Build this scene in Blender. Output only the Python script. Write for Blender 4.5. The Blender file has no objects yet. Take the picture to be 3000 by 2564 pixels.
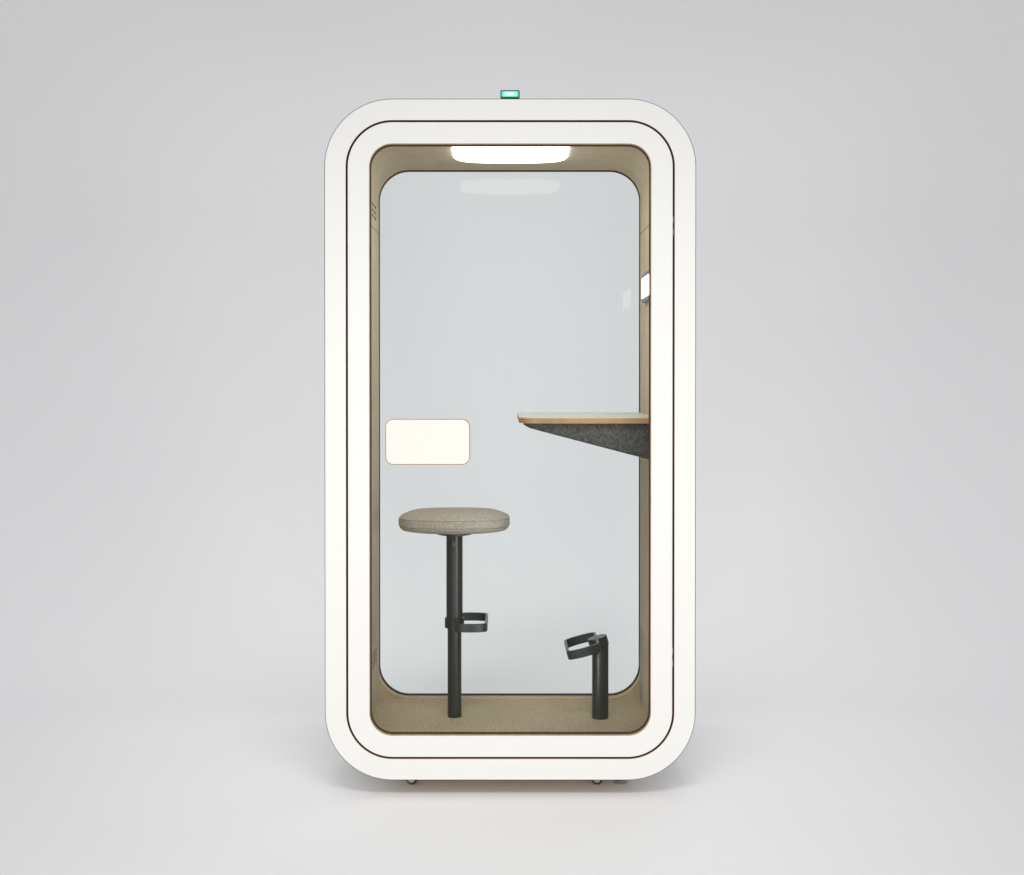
import bpy, bmesh, math, random
from mathutils import Vector, Matrix
random.seed(4)
sc = bpy.context.scene
COL = sc.collection
R = math.radians

# ------------------------------------------------------------------ materials
def new_mat(name):
    m = bpy.data.materials.new(name); m.use_nodes = True
    nt = m.node_tree
    return m, nt, nt.nodes['Principled BSDF']

def N(nt, kind, **kw):
    n = nt.nodes.new(kind)
    for k, v in kw.items(): setattr(n, k, v)
    return n

def plain(name, col, rough=0.5, metal=0.0, spec=0.5, coat=0.0):
    m, nt, p = new_mat(name)
    p.inputs['Base Color'].default_value = (*col, 1)
    p.inputs['Roughness'].default_value = rough
    p.inputs['Metallic'].default_value = metal
    p.inputs['Specular IOR Level'].default_value = spec
    p.inputs['Coat Weight'].default_value = coat
    return m

def cloth(name, c1, c2, fine, coarse=None, bump=0.4, dist=0.002, rough=0.95, contrast=(0.35, 0.65), sheen=0.15, flake=None):
    """felt / carpet / wool: two speckle scales between two tones, with bump"""
    m, nt, p = new_mat(name)
    tc = N(nt, 'ShaderNodeTexCoord')
    n1 = N(nt, 'ShaderNodeTexNoise'); n1.inputs['Scale'].default_value = fine
    n1.inputs['Detail'].default_value = 3; n1.inputs['Roughness'].default_value = 0.7
    nt.links.new(tc.outputs['Object'], n1.inputs['Vector'])
    fac = n1.outputs['Fac']
    if coarse:
        n2 = N(nt, 'ShaderNodeTexNoise'); n2.inputs['Scale'].default_value = coarse
        n2.inputs['Detail'].default_value = 4
        nt.links.new(tc.outputs['Object'], n2.inputs['Vector'])
        mx = N(nt, 'ShaderNodeMath', operation='ADD'); h1 = N(nt, 'ShaderNodeMath', operation='MULTIPLY'); h2 = N(nt, 'ShaderNodeMath', operation='MULTIPLY')
        h1.inputs[1].default_value = 0.65; h2.inputs[1].default_value = 0.35
        nt.links.new(n1.outputs['Fac'], h1.inputs[0]); nt.links.new(n2.outputs['Fac'], h2.inputs[0])
        nt.links.new(h1.outputs[0], mx.inputs[0]); nt.links.new(h2.outputs[0], mx.inputs[1])
        fac = mx.outputs[0]
    rp = N(nt, 'ShaderNodeValToRGB')
    rp.color_ramp.elements[0].position = contrast[0]; rp.color_ramp.elements[0].color = (*c1, 1)
    rp.color_ramp.elements[1].position = contrast[1]; rp.color_ramp.elements[1].color = (*c2, 1)
    nt.links.new(fac, rp.inputs['Fac'])
    nt.links.new(rp.outputs['Color'], p.inputs['Base Color'])
    b = N(nt, 'ShaderNodeBump'); b.inputs['Strength'].default_value = bump; b.inputs['Distance'].default_value = dist
    nt.links.new(n1.outputs['Fac'], b.inputs['Height']); nt.links.new(b.outputs['Normal'], p.inputs['Normal'])
    p.inputs['Roughness'].default_value = rough
    p.inputs['Specular IOR Level'].default_value = 0.15
    p.inputs['Sheen Weight'].default_value = sheen
    return m

def plywood(name, dark, light, axis='Z', scale=160.0):
    """veneer layers banded along one object axis, slightly broken up with grain"""
    m, nt, p = new_mat(name)
    tc = N(nt, 'ShaderNodeTexCoord')
    w = N(nt, 'ShaderNodeTexWave', wave_type='BANDS', bands_direction=axis)
    w.inputs['Scale'].default_value = scale; w.inputs['Distortion'].default_value = 0.3; w.inputs['Detail'].default_value = 2
    w.inputs['Detail Scale'].default_value = 3
    nt.links.new(tc.outputs['Object'], w.inputs['Vector'])
    rp = N(nt, 'ShaderNodeValToRGB')
    rp.color_ramp.elements[0].position = 0.15; rp.color_ramp.elements[0].color = (*dark, 1)
    rp.color_ramp.elements[1].position = 0.6; rp.color_ramp.elements[1].color = (*light, 1)
    nt.links.new(w.outputs['Fac'], rp.inputs['Fac'])
    gn = N(nt, 'ShaderNodeTexNoise'); gn.inputs['Scale'].default_value = 22; gn.inputs['Detail'].default_value = 4
    nt.links.new(tc.outputs['Object'], gn.inputs['Vector'])
    hs = N(nt, 'ShaderNodeHueSaturation')
    mr = N(nt, 'ShaderNodeMapRange'); mr.inputs['From Min'].default_value = .3; mr.inputs['From Max'].default_value = .7
    mr.inputs['To Min'].default_value = .8; mr.inputs['To Max'].default_value = 1.12
    nt.links.new(gn.outputs['Fac'], mr.inputs['Value']); nt.links.new(mr.outputs[0], hs.inputs['Value'])
    nt.links.new(rp.outputs['Color'], hs.inputs['Color']); nt.links.new(hs.outputs['Color'], p.inputs['Base Color'])
    p.inputs['Roughness'].default_value = 0.5
    return m

def laminate(name, col, rough=0.42):
    m, nt, p = new_mat(name)
    tc = N(nt, 'ShaderNodeTexCoord')
    n = N(nt, 'ShaderNodeTexNoise'); n.inputs['Scale'].default_value = 3.0; n.inputs['Detail'].default_value = 6
    nt.links.new(tc.outputs['Object'], n.inputs['Vector'])
    mr = N(nt, 'ShaderNodeMapRange'); mr.inputs['To Min'].default_value = rough - .05; mr.inputs['To Max'].default_value = rough + .06
    nt.links.new(n.outputs['Fac'], mr.inputs['Value']); nt.links.new(mr.outputs[0], p.inputs['Roughness'])
    nf = N(nt, 'ShaderNodeTexNoise'); nf.inputs['Scale'].default_value = 900
    nt.links.new(tc.outputs['Object'], nf.inputs['Vector'])
    b = N(nt, 'ShaderNodeBump'); b.inputs['Strength'].default_value = .05; b.inputs['Distance'].default_value = .0005
    nt.links.new(nf.outputs['Fac'], b.inputs['Height']); nt.links.new(b.outputs['Normal'], p.inputs['Normal'])
    p.inputs['Base Color'].default_value = (*col, 1)
    p.inputs['Specular IOR Level'].default_value = 0.35
    return m

def glass(name, tint, ior=1.5):
    """thin clear pane: tinted transmission plus a fresnel mirror reflection"""
    m = bpy.data.materials.new(name); m.use_nodes = True
    nt = m.node_tree; nt.nodes.clear()
    out = N(nt, 'ShaderNodeOutputMaterial'); mix = N(nt, 'ShaderNodeMixShader')
    tr = N(nt, 'ShaderNodeBsdfTransparent'); tr.inputs['Color'].default_value = (*tint, 1)
    gl = N(nt, 'ShaderNodeBsdfGlossy'); gl.inputs['Roughness'].default_value = 0.004
    fr = N(nt, 'ShaderNodeFresnel'); fr.inputs['IOR'].default_value = ior
    nt.links.new(fr.outputs[0], mix.inputs['Fac'])
    nt.links.new(tr.outputs[0], mix.inputs[1]); nt.links.new(gl.outputs[0], mix.inputs[2])
    nt.links.new(mix.outputs[0], out.inputs['Surface'])
    return m

def emit(name, col, s, base=None):
    m, nt, p = new_mat(name)
    p.inputs['Base Color'].default_value = (*(base or [min(.9, c) for c in col]), 1)
    p.inputs['Emission Color'].default_value = (*col, 1); p.inputs['Emission Strength'].default_value = s
    p.inputs['Roughness'].default_value = .6
    return m

M = {}
M['white'] = laminate('white_laminate', (.685, .679, .660))
M['bright_white'] = laminate('bright_white_laminate', (.66, .65, .605))
M['shell'] = laminate('white_painted_sheet', (.80, .79, .77), .45)
M['ply_dark'] = plywood('dark_ply_edge', (.17, .085, .046), (.34, .185, .10), 'Y', 150)
M['ply'] = plywood('birch_ply_edge', (.26, .145, .065), (.52, .33, .17), 'Y', 130)
M['ply_table'] = plywood('birch_ply_edge_table', (.26, .13, .05), (.60, .38, .18), 'Z', 45)
M['ply_rim'] = plain('stained_ply_rim', (.060, .036, .022), .6)
M['felt'] = cloth('khaki_felt', (.515, .438, .305), (.625, .540, .385), 200, 16, bump=.35, dist=.0015, contrast=(.38, .62))
M['carpet'] = cloth('beige_loop_carpet', (.62, .505, .325), (.99, .84, .575), 200, None, bump=.9, dist=.004, contrast=(.40, .62))
M['seat'] = cloth('flecked_beige_wool', (.31, .275, .23), (.60, .545, .465), 250, None, bump=.6, dist=.002, contrast=(.39, .61), sheen=.3)
M['greyfelt'] = cloth('charcoal_felt', (.052, .052, .048), (.135, .135, .125), 140, None, bump=.5, dist=.002, contrast=(.36, .66))
M['lip'] = plain('pale_wood_lip', (.74, .60, .41), .6)
M['gasket'] = plain('black_rubber', (.020, .019, .016), .6)
M['cavity'] = plain('dark_backing', (.03, .024, .017), .9)  # near-black tone stands in for shade inside seams and vents
M['steel'] = plain('graphite_powder_coat', (.068, .075, .076), .33, .5, .5)
M['alu'] = plain('aluminium', (.40, .37, .35), .45, 1.0)
M['grey_plastic'] = plain('grey_plastic', (.17, .18, .18), .45)
M['black_rubber'] = plain('tyre_rubber', (.018, .015, .012), .6)
M['wheel_grey'] = plain('wheel_grey', (.34, .34, .30), .5)
M['table_white'] = laminate('off_white_laminate', (.62, .64, .585), .38)
M['glass'] = glass('clear_glass', (.968, .985, .978))
M['coated_glass'] = glass('coated_glass', (.966, .985, .980), 1.25)
M['housing'] = plain('dark_green_grey_housing', (.030, .055, .048), .45)
M['lamp'] = emit('lamp_diffuser', (1.0, .97, .91), 7.0)
M['screen'] = emit('screen_glow', (1.0, .99, .97), 7.0)

# ------------------------------------------------------------------ mesh helpers
def finish(name, bm, mats, parent=None, smooth=True, angle=32, loc=None, rot=None):
    bmesh.ops.recalc_face_normals(bm, faces=bm.faces[:])
    me = bpy.data.meshes.new(name); bm.to_mesh(me); bm.free()
    if smooth:
        for p in me.polygons: p.use_smooth = True
        me.set_sharp_from_angle(angle=R(angle))
    for m in (mats if isinstance(mats, (list, tuple)) else [mats]): me.materials.append(m)
    o = bpy.data.objects.new(name, me); COL.objects.link(o)
    if loc: o.location = loc
    if rot: o.rotation_euler = rot
    if parent: o.parent = parent
    return o

def empty(name, loc, label, cat, group=None):
    o = bpy.data.objects.new(name, None); COL.objects.link(o)
    o.empty_display_size = .1; o.location = loc
    o['label'] = label; o['category'] = cat
    if group: o['group'] = group
    return o

def rr(x0, x1, z0, z1, r, n=20):
    """rounded rectangle in x/z; r is one radius or four (bl, br, tr, tl); always 4*(n+1) points"""
    rs = r if isinstance(r, (list, tuple)) else (r,)*4
    pts = []
    for k, (cx, cz, a0) in enumerate(((x0, z0, 180), (x1, z0, 270), (x1, z1, 0), (x0, z1, 90))):
        q = max(rs[k], 1e-5)
        ox = cx + (q if k in (0, 3) else -q); oz = cz + (q if k in (0, 1) else -q)
        for i in range(n+1):
            a = R(a0 + 90*i/n)
            pts.append((ox + q*math.cos(a), oz + q*math.sin(a)))
    return pts

def loft(bm, loops, closed=False, mat=None, cap0=False, cap1=False):
    vs = [[bm.verts.new(p) for p in L] for L in loops]
    n = len(vs[0]); m = len(vs)
    for i in range(m if closed else m-1):
        a, b = vs[i], vs[(i+1) % m]
        for j in range(n):
            f = bm.faces.new((a[j], a[(j+1) % n], b[(j+1) % n], b[j]))
            if mat: f.material_index = mat[i]
    if cap0: bm.faces.new(vs[0])
    if cap1: bm.faces.new(vs[-1])
    return vs

def box(bm, x0, x1, y0, y1, z0, z1, bev=0.0):
    b = bmesh.new()
    bmesh.ops.create_cube(b, size=1.0, matrix=Matrix.Translation(((x0+x1)/2, (y0+y1)/2, (z0+z1)/2)) @ Matrix.Diagonal((x1-x0, y1-y0, z1-z0, 1)))
    if bev: bmesh.ops.bevel(b, geom=b.edges[:], offset=bev, segments=2, affect='EDGES')
    me = bpy.data.meshes.new('tmp'); b.to_mesh(me); b.free(); bm.from_mesh(me); bpy.data.meshes.remove(me)

def tube(bm, rings, n=48, cap=True):
    """lathe about z: rings of (r, z)"""
    loops = [[(r*math.cos(2*math.pi*i/n), r*math.sin(2*math.pi*i/n), z) for i in range(n)] for r, z in rings]
    loft(bm, loops, cap0=cap, cap1=cap)

def slab(bm, pts, y0, y1, ch=0.0, mat=None):
    """x/z outline given thickness along y with chamfered rims"""
    cx = sum(p[0] for p in pts)/len(pts); cz = sum(p[1] for p in pts)/len(pts)
    def off(d):
        out = []
        n = len(pts)
        for i in range(n):
            a, b = pts[i-1], pts[(i+1) % n]
            tx, tz = b[0]-a[0], b[1]-a[1]; L = math.hypot(tx, tz) or 1
            out.append((pts[i][0] - d*tz/L, pts[i][1] + d*tx/L))
        return out
    loops = []
    spec = [(ch, y0), (0, y0+ch), (0, y1-ch), (ch, y1)] if ch else [(0, y0), (0, y1)]
    for d, y in spec: loops.append([(x, y, z) for x, z in off(d)])
    vs = loft(bm, loops, mat=mat)
    f0 = bm.faces.new(vs[0]); f1 = bm.faces.new(vs[-1])
    return f0, f1

# ------------------------------------------------------------------ dimensions (metres), front plane of the booth at y = 0
XE, ZB, ZT, RE = .6125, .0505, 2.300, .224
def ext(inset, y, n=24, re=None):
    return [(x, y, z) for x, z in rr(-XE+inset, XE-inset, ZB+inset, ZT-inset, (re or RE)-inset, n)]
RS = .216                                   # the shell behind the frame turns slightly tighter corners
FL, CE, WX = .0965, 2.219, .5235            # carpet height, ceiling height, half width inside
YB = .930                                   # front face of the rear wall
def win(g, y, n=24):                        # rear window outline shrunk by g
    return [(x, y, z) for x, z in rr(-.5275+g, .5275-g, FL+.0058+g, CE+.0005-g, .124-g, n)]

booth = empty('phone_booth', (0, 0, 0), 'white rounded office phone booth with a framed glass door, standing on grey studio floor', 'phone booth')

# front frame: white face, dark plywood edges
bm = bmesh.new()
loft(bm, [ext(.0022, 0), ext(.0, .0018), ext(.0, .030), ext(.071, .030), ext(.071, .0008), ext(.0702, 0)], closed=True, mat=[2, 1, 1, 1, 1, 0])
finish('front_frame', bm, [M['white'], M['ply_dark'], M['ply_rim']], booth)

# outer shell behind the frame
bm = bmesh.new()
loft(bm, [ext(.0015, .0305, re=RS), ext(.0015, .984, re=RS), ext(.003, .984, re=RS), ext(.003, .0305, re=RS)], closed=True)
finish('outer_shell', bm, M['shell'], booth)

# plywood underside, unseen, coloured pale to bounce warm light into the shadow
bm = bmesh.new()
box(bm, -.40, .40, .032, .980, ZB+.0005, ZB+.0012)
finish('base_panel', bm, M['lip'], booth, smooth=False)

# door stop seen in the dark gap round the door
bm = bmesh.new()
loft(bm, [ext(.047, .046), ext(.085, .046), ext(.085, .062), ext(.047, .062)], closed=True)
finish('door_stop', bm, M['ply_dark'], booth)

# ---- door
bm = bmesh.new()
loft(bm, [ext(.0776, .0), ext(.077, .0006), ext(.077, .040), ext(.149, .040), ext(.149, .0016), ext(.1472, 0)], closed=True, mat=[1, 1, 1, 2, 2, 0])
door = finish('door', bm, [M['white'], M['ply_dark'], M['ply']], booth)
bm = bmesh.new()
loft(bm, [ext(.1490, .0165), ext(.1525, .0165), ext(.1525, .0295), ext(.1490, .0295)], closed=True)
finish('gasket', bm, M['gasket'], door)
bm = bmesh.new(); L = ext(.1500, .022)
bm.faces.new([bm.verts.new(p) for p in L])
finish('door_glass', bm, M['coated_glass'], door, smooth=False)
# handle plate: thick birch ply with a white face, fixed to the glass
bm = bmesh.new()
hp = rr(-.4115, -.1325, 1.0945, 1.2455, .0265, 10)
f0, f1 = slab(bm, hp, -.0085, .0205, .0026)
for f in bm.faces: f.material_index = 1
f0.material_index = 0
finish('door_handle', bm, [M['bright_white'], M['ply']], door)

# hinges in the right hand gap
for hz in (1.882, .458):
    bm = bmesh.new()
    box(bm, .5356, .5374, .004, .045, hz-.034, hz+.034)
    hg = finish('hinge', bm, M['gasket'], booth, smooth=False)
    for dz in (-.0205, .0205):
        bm = bmesh.new(); box(bm, .5357, .5379, .0005, .003, hz+dz-.0105, hz+dz+.0105, .0004)
        finish('knuckle', bm, M['alu'], hg, smooth=False)
# sealing strip in the gap under the door
bm = bmesh.new()
box(bm, -.245, .255, .008, .044, ZB+.0722, ZB+.0745, .0005)
finish('door_seal', bm, M['gasket'], booth, smooth=False)

# ---- interior lining
def pill_cutters(rows, cols, x):
    b = bmesh.new()
    for z in rows:
        for y in cols:
            pts = []
            for i in range(10): a = R(-90 + 180*i/9); pts.append((y + .0075 + .0066*math.cos(a), z + .0066*math.sin(a)))
            for i in range(10): a = R(90 + 180*i/9); pts.append((y - .0075 + .0066*math.cos(a), z + .0066*math.sin(a)))
            loft(b, [[(x-.03, p, q) for p, q in pts], [(x+.03, p, q) for p, q in pts]], cap0=True, cap1=True)
    bmesh.ops.recalc_face_normals(b, faces=b.faces[:])
    return b

def cut(o, cutter_bm):
    me = bpy.data.meshes.new('cutter'); cutter_bm.to_mesh(me); cutter_bm.free()
    me.materials.append(M['cavity'])  # hole walls coloured dark to read as shade in the vents
    c = bpy.data.objects.new('cutter', me); COL.objects.link(c)
    md = o.modifiers.new('cut', 'BOOLEAN'); md.object = c; md.operation = 'DIFFERENCE'; md.solver = 'EXACT'; md.material_mode = 'TRANSFER'
    dg = bpy.context.evaluated_depsgraph_get(); dg.update()
    new = bpy.data.meshes.new_from_object(o.evaluated_get(dg))
    o.modifiers.clear(); old = o.data; o.data = new
    bpy.data.objects.remove(c); bpy.data.meshes.remove(me); bpy.data.meshes.remove(old)

TH = .012; Y0 = .064; S1, S2 = .381, 1.960
# backing behind the panels, coloured near-black as shade in seams and vents
for s in (-1, 1):
    bm = bmesh.new()
    a, b = sorted((s*(WX+TH+.0005), s*(WX+TH+.004)))
    box(bm, a, b, Y0, YB, .20, 2.10)
    finish('lining_backing', bm, M['cavity'], booth, smooth=False)
def low_panel(s):
    # thins towards the floor, where the rounded shell comes close
    prof = [(WX, FL+.0004), (WX+.0006, FL+.0004), (WX+TH, .19), (WX+TH, S1-.0012), (WX+.001, S1-.0012), (WX, S1-.0022)]
    bm = bmesh.new()
    loft(bm, [[(s*x, y, z) for x, z in prof] for y in (Y0, YB)], cap0=True, cap1=True)
    return bm
cols = (.80, .744, .688, .632)
bm = low_panel(-1)
lowL = finish('wall_panel', bm, M['felt'], booth, smooth=False)
cut(lowL, pill_cutters((.318, .2975, .277), cols, -WX-TH/2))
bm = bmesh.new(); box(bm, -WX-TH, -WX, Y0, YB, S1+.0012, S2-.0012, .0012)
finish('wall_panel', bm, M['felt'], booth, smooth=False)
bm = low_panel(1)
finish('wall_panel', bm, M['felt'], booth, smooth=False)
for ya, yb in ((Y0, .750), (.7595, YB)):
    bm = bmesh.new(); box(bm, WX, WX+TH, ya, yb, S1+.0012, S2-.0012, .0012)
    finish('wall_panel', bm, M['felt'], booth, smooth=False)
# top: two short sides bending into the ceiling, one upholstered piece
bm = bmesh.new()
def upath(o, rad):
    pts = [(-WX-o, S2+.0012)]
    for i in range(17): a = R(180 - 90*i/16); pts.append((-WX+.125 + rad*math.cos(a), CE-.125 + rad*math.sin(a)))
    for i in range(17): a = R(90 - 90*i/16); pts.append((WX-.125 + rad*math.cos(a), CE-.125 + rad*math.sin(a)))
    pts.append((WX+o, S2+.0012)); return pts
inn, outp = upath(0, .125), upath(TH, .125+TH)
ring = inn + outp[::-1]
loft(bm, [[(x, Y0, z) for x, z in ring], [(x, YB, z) for x, z in ring]])
for k in (0, 1):
    y = (Y0, YB)[k]
    vi = [bm.verts.new((x, y, z)) for x, z in inn]; vo = [bm.verts.new((x, y, z)) for x, z in outp]
    for i in range(len(inn)-1): bm.faces.new((vi[i], vi[i+1], vo[i+1], vo[i]))
bmesh.ops.remove_doubles(bm, verts=bm.verts[:], dist=1e-5)
up = finish('ceiling_lining', bm, M['felt'], booth)
cut(up, pill_cutters((2.048, 2.026, 2.005), cols, -WX-TH/2))
for p in up.data.polygons: p.use_smooth = True
up.data.set_sharp_from_angle(angle=R(32))

# carpet
bm = bmesh.new(); box(bm, -WX+.0005, WX-.0005, Y0-.016, YB-.001, FL-.0012, FL)
finish('carpet', bm, M['carpet'], booth, smooth=False)

# rear wall with the window opening
bm = bmesh.new()
loft(bm, [ext(.0034, YB, re=RS), win(-.0065, YB), win(-.0055, YB-.002), win(0, YB-.0015), win(0, .984), win(0, .996), ext(.006, .996, re=RS), ext(.006, .985, re=RS), ext(.0034, .9838, re=RS)], closed=True, mat=[0, 1, 1, 1, 2, 2, 2, 2, 2])
finish('rear_wall', bm, [M['felt'], M['lip'], M['shell']], booth, angle=40)
bm = bmesh.new()
loft(bm, [win(-.001, .9535), win(.0045, .9535), win(.0045, .9700), win(-.001, .9700)], closed=True)
gk = finish('window_gasket', bm, M['gasket'], booth)
bm = bmesh.new(); bm.faces.new([bm.verts.new(p) for p in win(.002, .961)])
finish('rear_window', bm, M['coated_glass'], booth, smooth=False)

# ---- ceiling light: flush squircle diffuser
def squircle(hx, hy, e, n=96):
    out = []
    for i in range(n):
        a = 2*math.pi*i/n; c, s = math.cos(a), math.sin(a)
        out.append((hx*abs(c)**(2/e)*(1 if c >= 0 else -1), hy*abs(s)**(2/e)*(1 if s >= 0 else -1)))
    return out
bm = bmesh.new()
loops = []
for k, z in ((1.0, .004), (1.0, -.003), (.985, -.0058), (.95, -.0075), (.85, -.0085), (.5, -.009)):
    loops.append([(x*k, y*k, z) for x, y in squircle(.2150, .204, 4.2)])
loft(bm, loops, cap0=True, cap1=True)
cl = finish('ceiling_light', bm, M['lamp'], booth, loc=(.003, .54, CE), angle=80)

# ---- status light on the roof
bm = bmesh.new()
slab(bm, rr(-.0318, .0318, 0, .0262, .0045, 6), 0, .022, .0006)
for v in bm.verts: v.co.z += 0
stl = finish('status_light', bm, M['housing'], booth, loc=(-.0005, .012, ZT+.0046))
bm = bmesh.new()
slab(bm, rr(-.0276, .0276, .0042, .0224, .0030, 6), -.0008, .0004)
lens = finish('lens', bm, emit('green_lamp_lens', (.09, .80, .45), .85, (.03, .2, .12)), stl)
for k, (hx, z0, z1, c, e) in enumerate(((.022, .0065, .0203, (.22, .95, .72), .95), (.0145, .0085, .0182, (.62, 1.0, .92), 1.0))):
    bm = bmesh.new(); slab(bm, rr(-hx, hx, z0, z1, (z1-z0)*.48, 10), -.0012-.0004*k, -.0004)
    finish('led', bm, emit('green_lamp_core', c, e, (.1, .3, .25)), stl)  # stacked glowing pills imitate the brighter centre of the lit lens
bm = bmesh.new(); tube(bm, [(.0022, -.0055), (.0022, .001)], 16)
finish('stem', bm, M['gasket'], stl, loc=(.001, .008, 0))

# ---- running gear below
def caster(x, y, yaw):
    bm = bmesh.new()
    prof = [(.0125, -.010), (.0170, -.009), (.019, -.006), (.019, .006), (.0170, .009), (.0125, .010)]
    n = 32
    loft(bm, [[(h, r*math.cos(2*math.pi*i/n), r*math.sin(2*math.pi*i/n)) for i in range(n)] for r, h in prof])
    c = finish('caster', bm, M['black_rubber'], booth, loc=(x, y, .0193), rot=(0, 0, yaw))
    bm = bmesh.new()
    loft(bm, [[(h, r*math.cos(2*math.pi*i/n), r*math.sin(2*math.pi*i/n)) for i in range(n)] for r, h in ((.004, -.0115), (.0135, -.0095), (.0135, .0095), (.004, .0115))], cap0=True, cap1=True)
    finish('hub', bm, M['wheel_grey'], c)
    bm = bmesh.new(); box(bm, -.012, .012, -.010, .010, .0195, .034, .001)
    finish('bracket', bm, M['wheel_grey'], c, smooth=False)
caster(-.333, .124, R(74)); caster(.297, .124, R(74))
bm = bmesh.new(); tube(bm, [(.022, 0), (.0225, .004), (.017, .010), (.006, .013), (.006, .052)], 32)
finish('levelling_foot', bm, M['grey_plastic'], booth, loc=(.378, .140, .0003))

# ------------------------------------------------------------------ touch screen on the right wall
ts = empty('touch_screen', (WX, .5475, 1.7265), 'small glowing touch screen with grey bezel on the right inner wall, above the desk', 'touch screen')
def yz_slab(name, y0, y1, z0, z1, r, xa, xb, ch, mat, parent):
    bm = bmesh.new()
    f = slab(bm, rr(y0, y1, z0, z1, r, 8), xa, xb, ch)
    bmesh.ops.transform(bm, matrix=Matrix(((0, 1, 0, 0), (1, 0, 0, 0), (0, 0, 1, 0), (0, 0, 0, 1))), verts=bm.verts[:])
    return finish(name, bm, mat, parent)
yz_slab('bezel', -.1925, .1925, -.0545, .0545, .008, -.0125, -.0003, .0015, M['grey_plastic'], ts)
yz_slab('display', -.187, .187, -.0375, .0375, .003, -.0133, -.0120, 0, M['screen'], ts)

# ------------------------------------------------------------------ wall desk
desk = empty('wall_desk', (WX, .50, 1.246), 'off-white wall desk with birch plywood edge over a charcoal felt bracket', 'desk')
TX0 = .0305 - WX; TY0, TY1 = .115-.50, .885-.50
def desk_outline(g):
    # plan outline, left corners rounded, right edge against the wall
    return [(x, y) for x, y in rr(TX0+g, -.0008, TY0+g, TY1-g, (.075-g, .0001, .0001, .075-g), 16)]
bm = bmesh.new()
loops = [[(x, y, z) for x, y in desk_outline(g)] for g, z in ((.0022, -.0195), (.0005, -.0185), (0, -.016), (0, -.0016), (.0008, -.0008))]
loft(bm, loops, cap0=True, cap1=True)
finish('plywood_edge', bm, M['ply_table'], desk)
bm = bmesh.new()
loft(bm, [[(x, y, z) for x, y in desk_outline(g)] for g, z in ((.0006, -.0008), (.0006, -.0001), (.0012, .0005))], cap0=True, cap1=True)
finish('desk_top', bm, M['table_white'], desk)
# bracket: tapered felt body, deepest at the wall
bm = bmesh.new()
xs = [.0465-WX + i*(-.001-(.0465-WX))/24 for i in range(25)]
loops = []
for i, x in enumerate(xs):
    t = i/24
    depth = .0115 + t*(.1365-.0115)
    if i == 0: depth *= .55
    y0, y1 = .140-.50, .862-.50
    if i < 5:                                    # rounded nose in plan like the top above it
        q = .055*(1 - math.sqrt(max(0, 1-(1-i/5)**2)))
        y0 += q; y1 -= q
    c = min(.010, depth*.4)
    loops.append([(x, y, z) for y, z in [(y0, -.0196), (y0, -.0196-depth+c), (y0+c*.3, -.0196-depth+c*.3), (y0+c, -.0196-depth), (y1-c, -.0196-depth), (y1-c*.3, -.0196-depth+c*.3), (y1, -.0196-depth+c), (y1, -.0196)]])
loft(bm, loops, cap0=True, cap1=True)
finish('bracket', bm, M['greyfelt'], desk, angle=50)

# ------------------------------------------------------------------ foot ring shape shared by stool and footrest
def trunc_circle(rad, h, rc=.012, n=26):
    """circle of radius rad cut by the chords x = +-h, corners eased; list of (x, y) points"""
    a0 = math.acos(h/rad)
    raw = []
    for i in range(n+1): a = a0 + (math.pi-2*a0)*i/n; raw.append((rad*math.cos(a), rad*math.sin(a)))
    for i in range(n+1): a = math.pi + a0 + (math.pi-2*a0)*i/n; raw.append((rad*math.cos(a), rad*math.sin(a)))
    # densify straight chords then smooth a little for eased corners
    P = []
    m = len(raw)
    for i in range(m):
        a, b = raw[i], raw[(i+1) % m]
        d = math.hypot(b[0]-a[0], b[1]-a[1]); k = max(1, int(d/.006))
        for j in range(k): P.append((a[0]+(b[0]-a[0])*j/k, a[1]+(b[1]-a[1])*j/k))
    for _ in range(9):
        P = [((P[i-1][0]+2*P[i][0]+P[(i+1) % len(P)][0])/4, (P[i-1][1]+2*P[i][1]+P[(i+1) % len(P)][1])/4) for i in range(len(P))]
    return P
def band(bm, P, th, z0, z1, ch=.0012, cx=0.0):
    def off(d):
        out = []; n = len(P)
        for i in range(n):
            a, b = P[i-1], P[(i+1) % n]; tx, ty = b[0]-a[0], b[1]-a[1]; L = math.hypot(tx, ty) or 1
            out.append((P[i][0]-d*ty/L + cx, P[i][1]+d*tx/L))
        return out
    spec = [(ch, z0), (0, z0+ch), (0, z1-ch), (ch, z1), (th-ch, z1), (th, z1-ch), (th, z0+ch), (th-ch, z0)]
    loft(bm, [[(x, y, z) for x, y in off(d)] for d, z in spec], closed=True)

# ------------------------------------------------------------------ bar stool
SX, SY = -.2095, .646
stool = empty('bar_stool', (SX, SY, FL), 'bar stool with flecked beige cushioned seat and foot ring on a dark grey post', 'stool')
Z = lambda z: z - FL
bm = bmesh.new()
tube(bm, [(.0265, 0), (.0265, Z(.455))], 48, cap=True)
finish('lower_post', bm, M['steel'], stool)
bm = bmesh.new()
tube(bm, [(.0285, Z(.473)), (.0312, Z(.4735)), (.0312, Z(.7905))], 48, cap=True)
finish('upper_post', bm, M['steel'], stool)
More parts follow.
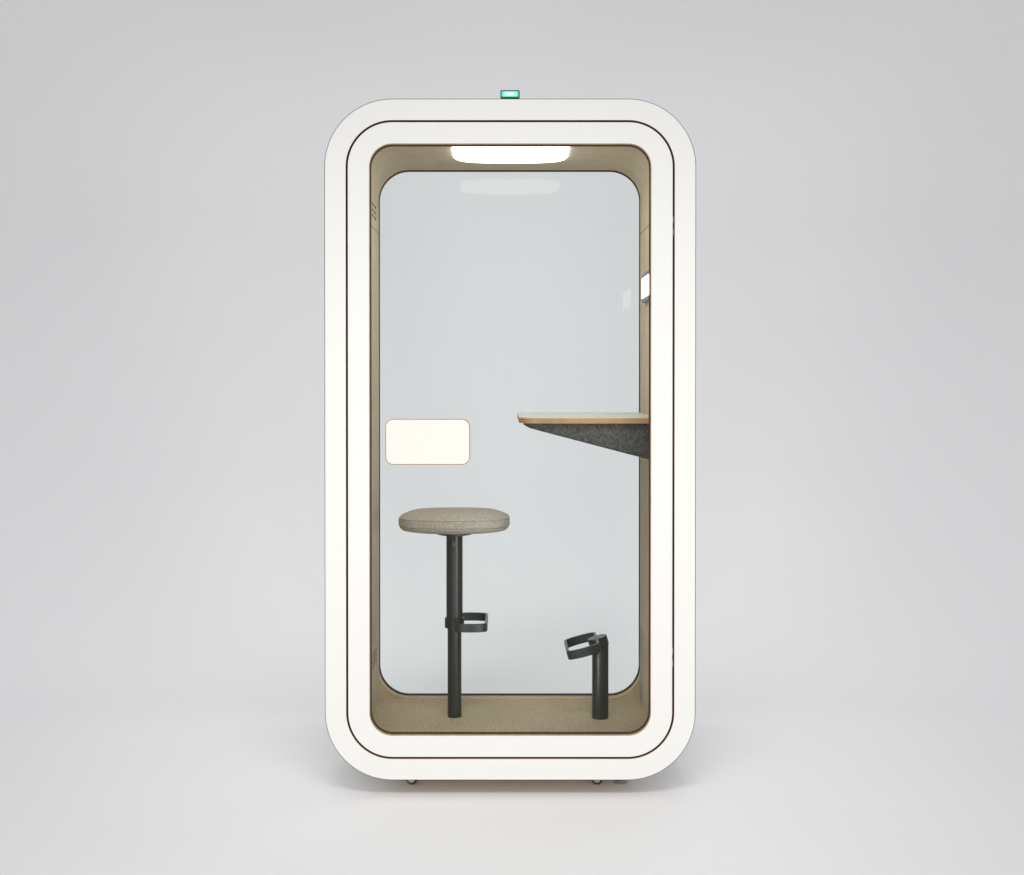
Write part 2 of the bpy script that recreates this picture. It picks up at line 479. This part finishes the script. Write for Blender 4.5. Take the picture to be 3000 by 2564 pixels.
# seat: wool cushion with two seams
prof = [(.30, 0.7990), (.70, 0.8030), (.86, 0.8080), (.935, 0.8125), (.965, 0.8175), (.985, 0.8240), (.9880, 0.8262), (.974, 0.8275), (.9970, 0.8290), (1.0, 0.8335), (1.0, 0.8490), (.9975, 0.8535), (.974, 0.8550), (.990, 0.8571), (.980, 0.8601), (.95, 0.8636), (.90, 0.8682), (.846, 0.8729), (.79, 0.8768), (.74, 0.8793), (.68, 0.8809), (.58, 0.8820), (.40, 0.8827), (.18, 0.8828)]
bm = bmesh.new()
loops = []
for k, z in prof:
    e = 3.1 if k > .9 else 2.9
    loops.append([(x*k, y*k, Z(z)) for x, y in squircle(.2098, .166, e, 120)])
loft(bm, loops, cap0=True, cap1=True)
seat = finish('seat', bm, M['seat'], stool, angle=40)
bm = bmesh.new(); tube(bm, [(.0315, Z(.7860)), (.050, Z(.7868)), (.0665, Z(.7905)), (.067, Z(.7985))], 48)
finish('seat_plate', bm, M['steel'], stool)
# release cord with a teardrop loop hanging on the front of the post
bm = bmesh.new()
box(bm, -.0030, .0030, -.0345, -.0312, Z(.7665), Z(.789), .0006)
cord = finish('release_tab', bm, M['gasket'], stool, smooth=False)
bm = bmesh.new()
pts = []
for i in range(28):
    a = 2*math.pi*i/28
    pts.append((.0050*math.sin(a)*math.sin(a/2)**1.0, .0085*math.cos(a)))
loops = []
for j in range(8):
    b = 2*math.pi*j/8
    loops.append([(x*(1+.28*math.cos(b)), -.0335+.0011*math.sin(b), Z(.7585)+z*(1+.16*math.cos(b))) for x, z in pts])
loft(bm, loops, closed=True)
finish('release_loop', bm, M['alu'], cord)
# clamp and ring
def clamp(bm, rad, z0, z1, hole=None):
    prof = [(rad-.001, z0), (rad, z0+.001), (rad, z1-.0015), (rad-.0015, z1)]
    if hole:
        n = 48
        pr = prof + [(hole, z1), (hole, z0)]
        loft(bm, [[(r*math.cos(2*math.pi*i/n), r*math.sin(2*math.pi*i/n), z) for i in range(n)] for r, z in pr], closed=True)
    else: tube(bm, prof, 48)
bm = bmesh.new(); clamp(bm, .0372, Z(.4355), Z(.4735), .0266)
box(bm, -.0035, .0035, -.0400, -.0365, Z(.4365), Z(.4725), .0008)
cb = finish('clamp', bm, M['steel'], stool)
bm = bmesh.new()
tc = trunc_circle(.127, .064)
band(bm, tc, .0100, Z(.4395), Z(.4707), .0014, cx=.0625)
finish('foot_ring', bm, M['steel'], stool)

# ------------------------------------------------------------------ footrest post
FX, FY = .3425, .626
fr = empty('footrest', (FX, FY, FL), 'short dark grey footrest post with a tilted ring, standing on the carpet below the desk', 'footrest')
tilt = R(15)
bm = bmesh.new()
n = 48; rp = .0312
top = [(rp*math.cos(2*math.pi*i/n), rp*math.sin(2*math.pi*i/n)) for i in range(n)]
zt = Z(.3735)
loops = [[(x, y, 0) for x, y in top], [(x, y, zt + x*math.tan(-tilt)*-1 - .004) for x, y in top], [(x*.96, y*.96, zt + x*.96*math.tan(tilt)) for x, y in top]]
loft(bm, loops, cap0=True, cap1=True)
finish('post', bm, M['steel'], fr)
cz = Z(.4025)
rot = (0, -tilt, 0)
bm = bmesh.new(); clamp(bm, .0372, -.036, 0)
finish('clamp', bm, M['steel'], fr, loc=(-.012, 0, cz), rot=rot)
bm = bmesh.new()
band(bm, tc, .0105, -.0335, -.0006, .0014, cx=-.0625)
finish('foot_ring', bm, M['steel'], fr, loc=(-.012, 0, cz), rot=rot)

# ------------------------------------------------------------------ studio: floor and swept backdrop
def cyc_mat(name, col):
    m, nt, p = new_mat(name)
    tc = N(nt, 'ShaderNodeTexCoord')
    n = N(nt, 'ShaderNodeTexNoise'); n.inputs['Scale'].default_value = 1.1; n.inputs['Detail'].default_value = 6
    nt.links.new(tc.outputs['Object'], n.inputs['Vector'])
    rp = N(nt, 'ShaderNodeValToRGB')
    rp.color_ramp.elements[0].position = .35; rp.color_ramp.elements[0].color = (*[c*.994 for c in col], 1)
    rp.color_ramp.elements[1].position = .65; rp.color_ramp.elements[1].color = (*[c*1.005 for c in col], 1)
    nt.links.new(n.outputs['Fac'], rp.inputs['Fac']); nt.links.new(rp.outputs['Color'], p.inputs['Base Color'])
    p.inputs['Roughness'].default_value = .62; p.inputs['Specular IOR Level'].default_value = .25
    return m
CYC = cyc_mat('matt_studio_paint', (.770, .769, .774))
YS, RC, XW = 1.2, 2.4, 11.0
bm = bmesh.new()
v = [bm.verts.new(p) for p in ((-XW, -12, 0), (XW, -12, 0), (XW, YS, 0), (-XW, YS, 0))]
bm.faces.new(v)
fl = finish('floor', bm, CYC, smooth=False); fl['kind'] = 'structure'
bm = bmesh.new()
pr = [(YS + RC*math.sin(R(90*i/40)), RC - RC*math.cos(R(90*i/40))) for i in range(41)] + [(YS+RC, 9.0)]
pv = None
for y, z in pr:
    c = (bm.verts.new((-XW, y, z)), bm.verts.new((XW, y, z)))
    if pv: bm.faces.new((pv[0], pv[1], c[1], c[0]))
    pv = c
bd = finish('backdrop', bm, CYC); bd['kind'] = 'structure'

# ------------------------------------------------------------------ light
w = bpy.data.worlds.new('World'); sc.world = w; w.use_nodes = True
bg = w.node_tree.nodes['Background']
bg.inputs['Color'].default_value = (.962, .972, 1.0, 1); bg.inputs['Strength'].default_value = .62
def area(name, loc, target, sx, sy, power, col=(1, 1, 1), spread=180):
    l = bpy.data.lights.new(name, 'AREA'); l.shape = 'RECTANGLE'; l.size = sx; l.size_y = sy; l.energy = power; l.color = col
    l.spread = R(spread)
    o = bpy.data.objects.new(name, l); COL.objects.link(o); o.location = loc
    d = Vector(target) - Vector(loc); o.rotation_euler = d.to_track_quat('-Z', 'Y').to_euler()
    return o
area('softbox_boom', (0, -2.0, 3.3), (0, .45, .1), 1.8, .8, 7.3, (1, .978, .93), 60)  # added fill aimed through the door to brighten the carpet
area('softbox_front', (0, -5.0, 4.3), (0, .3, .2), 3.2, 1.6, 20, (1, .985, .96))
area('softbox_left', (-4.8, -6.5, 1.2), (0, .3, .4), 3.4, 2.2, 104, (1, .985, .96))
area('softbox_right', (4.8, -6.5, 1.2), (0, .3, .4), 3.4, 2.2, 104, (1, .985, .96))
area('floor_strip_left', (-1.8, -2.6, .65), (.25, -.2, .1), 1.3, .8, 13.3, (1, .98, .935))  # added low fill, unseen, brightens the lower frame and floor
area('floor_strip_right', (1.8, -2.6, .65), (-.25, -.2, .1), 1.3, .8, 13.3, (1, .98, .935))  # added low fill, the mirrored twin of the left one
area('backdrop_softbox', (0, 1.9, 4.6), (0, 2.0, 0), 5.0, .8, 21, (.975, .975, 1), 110)  # added fill out of view, brightens the sweep behind the booth

# ------------------------------------------------------------------ camera
cam = bpy.data.cameras.new('camera'); co = bpy.data.objects.new('camera', cam); COL.objects.link(co)
co.location = (-.013, -4.3, 1.366); co.rotation_euler = (R(90-.5), 0, 0)
cam.lens = 45.84; cam.sensor_width = 36; cam.clip_end = 200
cam.shift_x = .0056; cam.shift_y = -.0427
sc.camera = co

sc.view_settings.view_transform = 'Standard'; sc.view_settings.look = 'None'
sc.view_settings.exposure = 0; sc.view_settings.gamma = 1
sc.view_settings.use_curve_mapping = False
sc.cycles.use_denoising = True
sc.cycles.max_bounces = 12; sc.cycles.transparent_max_bounces = 16; sc.cycles.diffuse_bounces = 6
sc.cycles.caustics_reflective = False
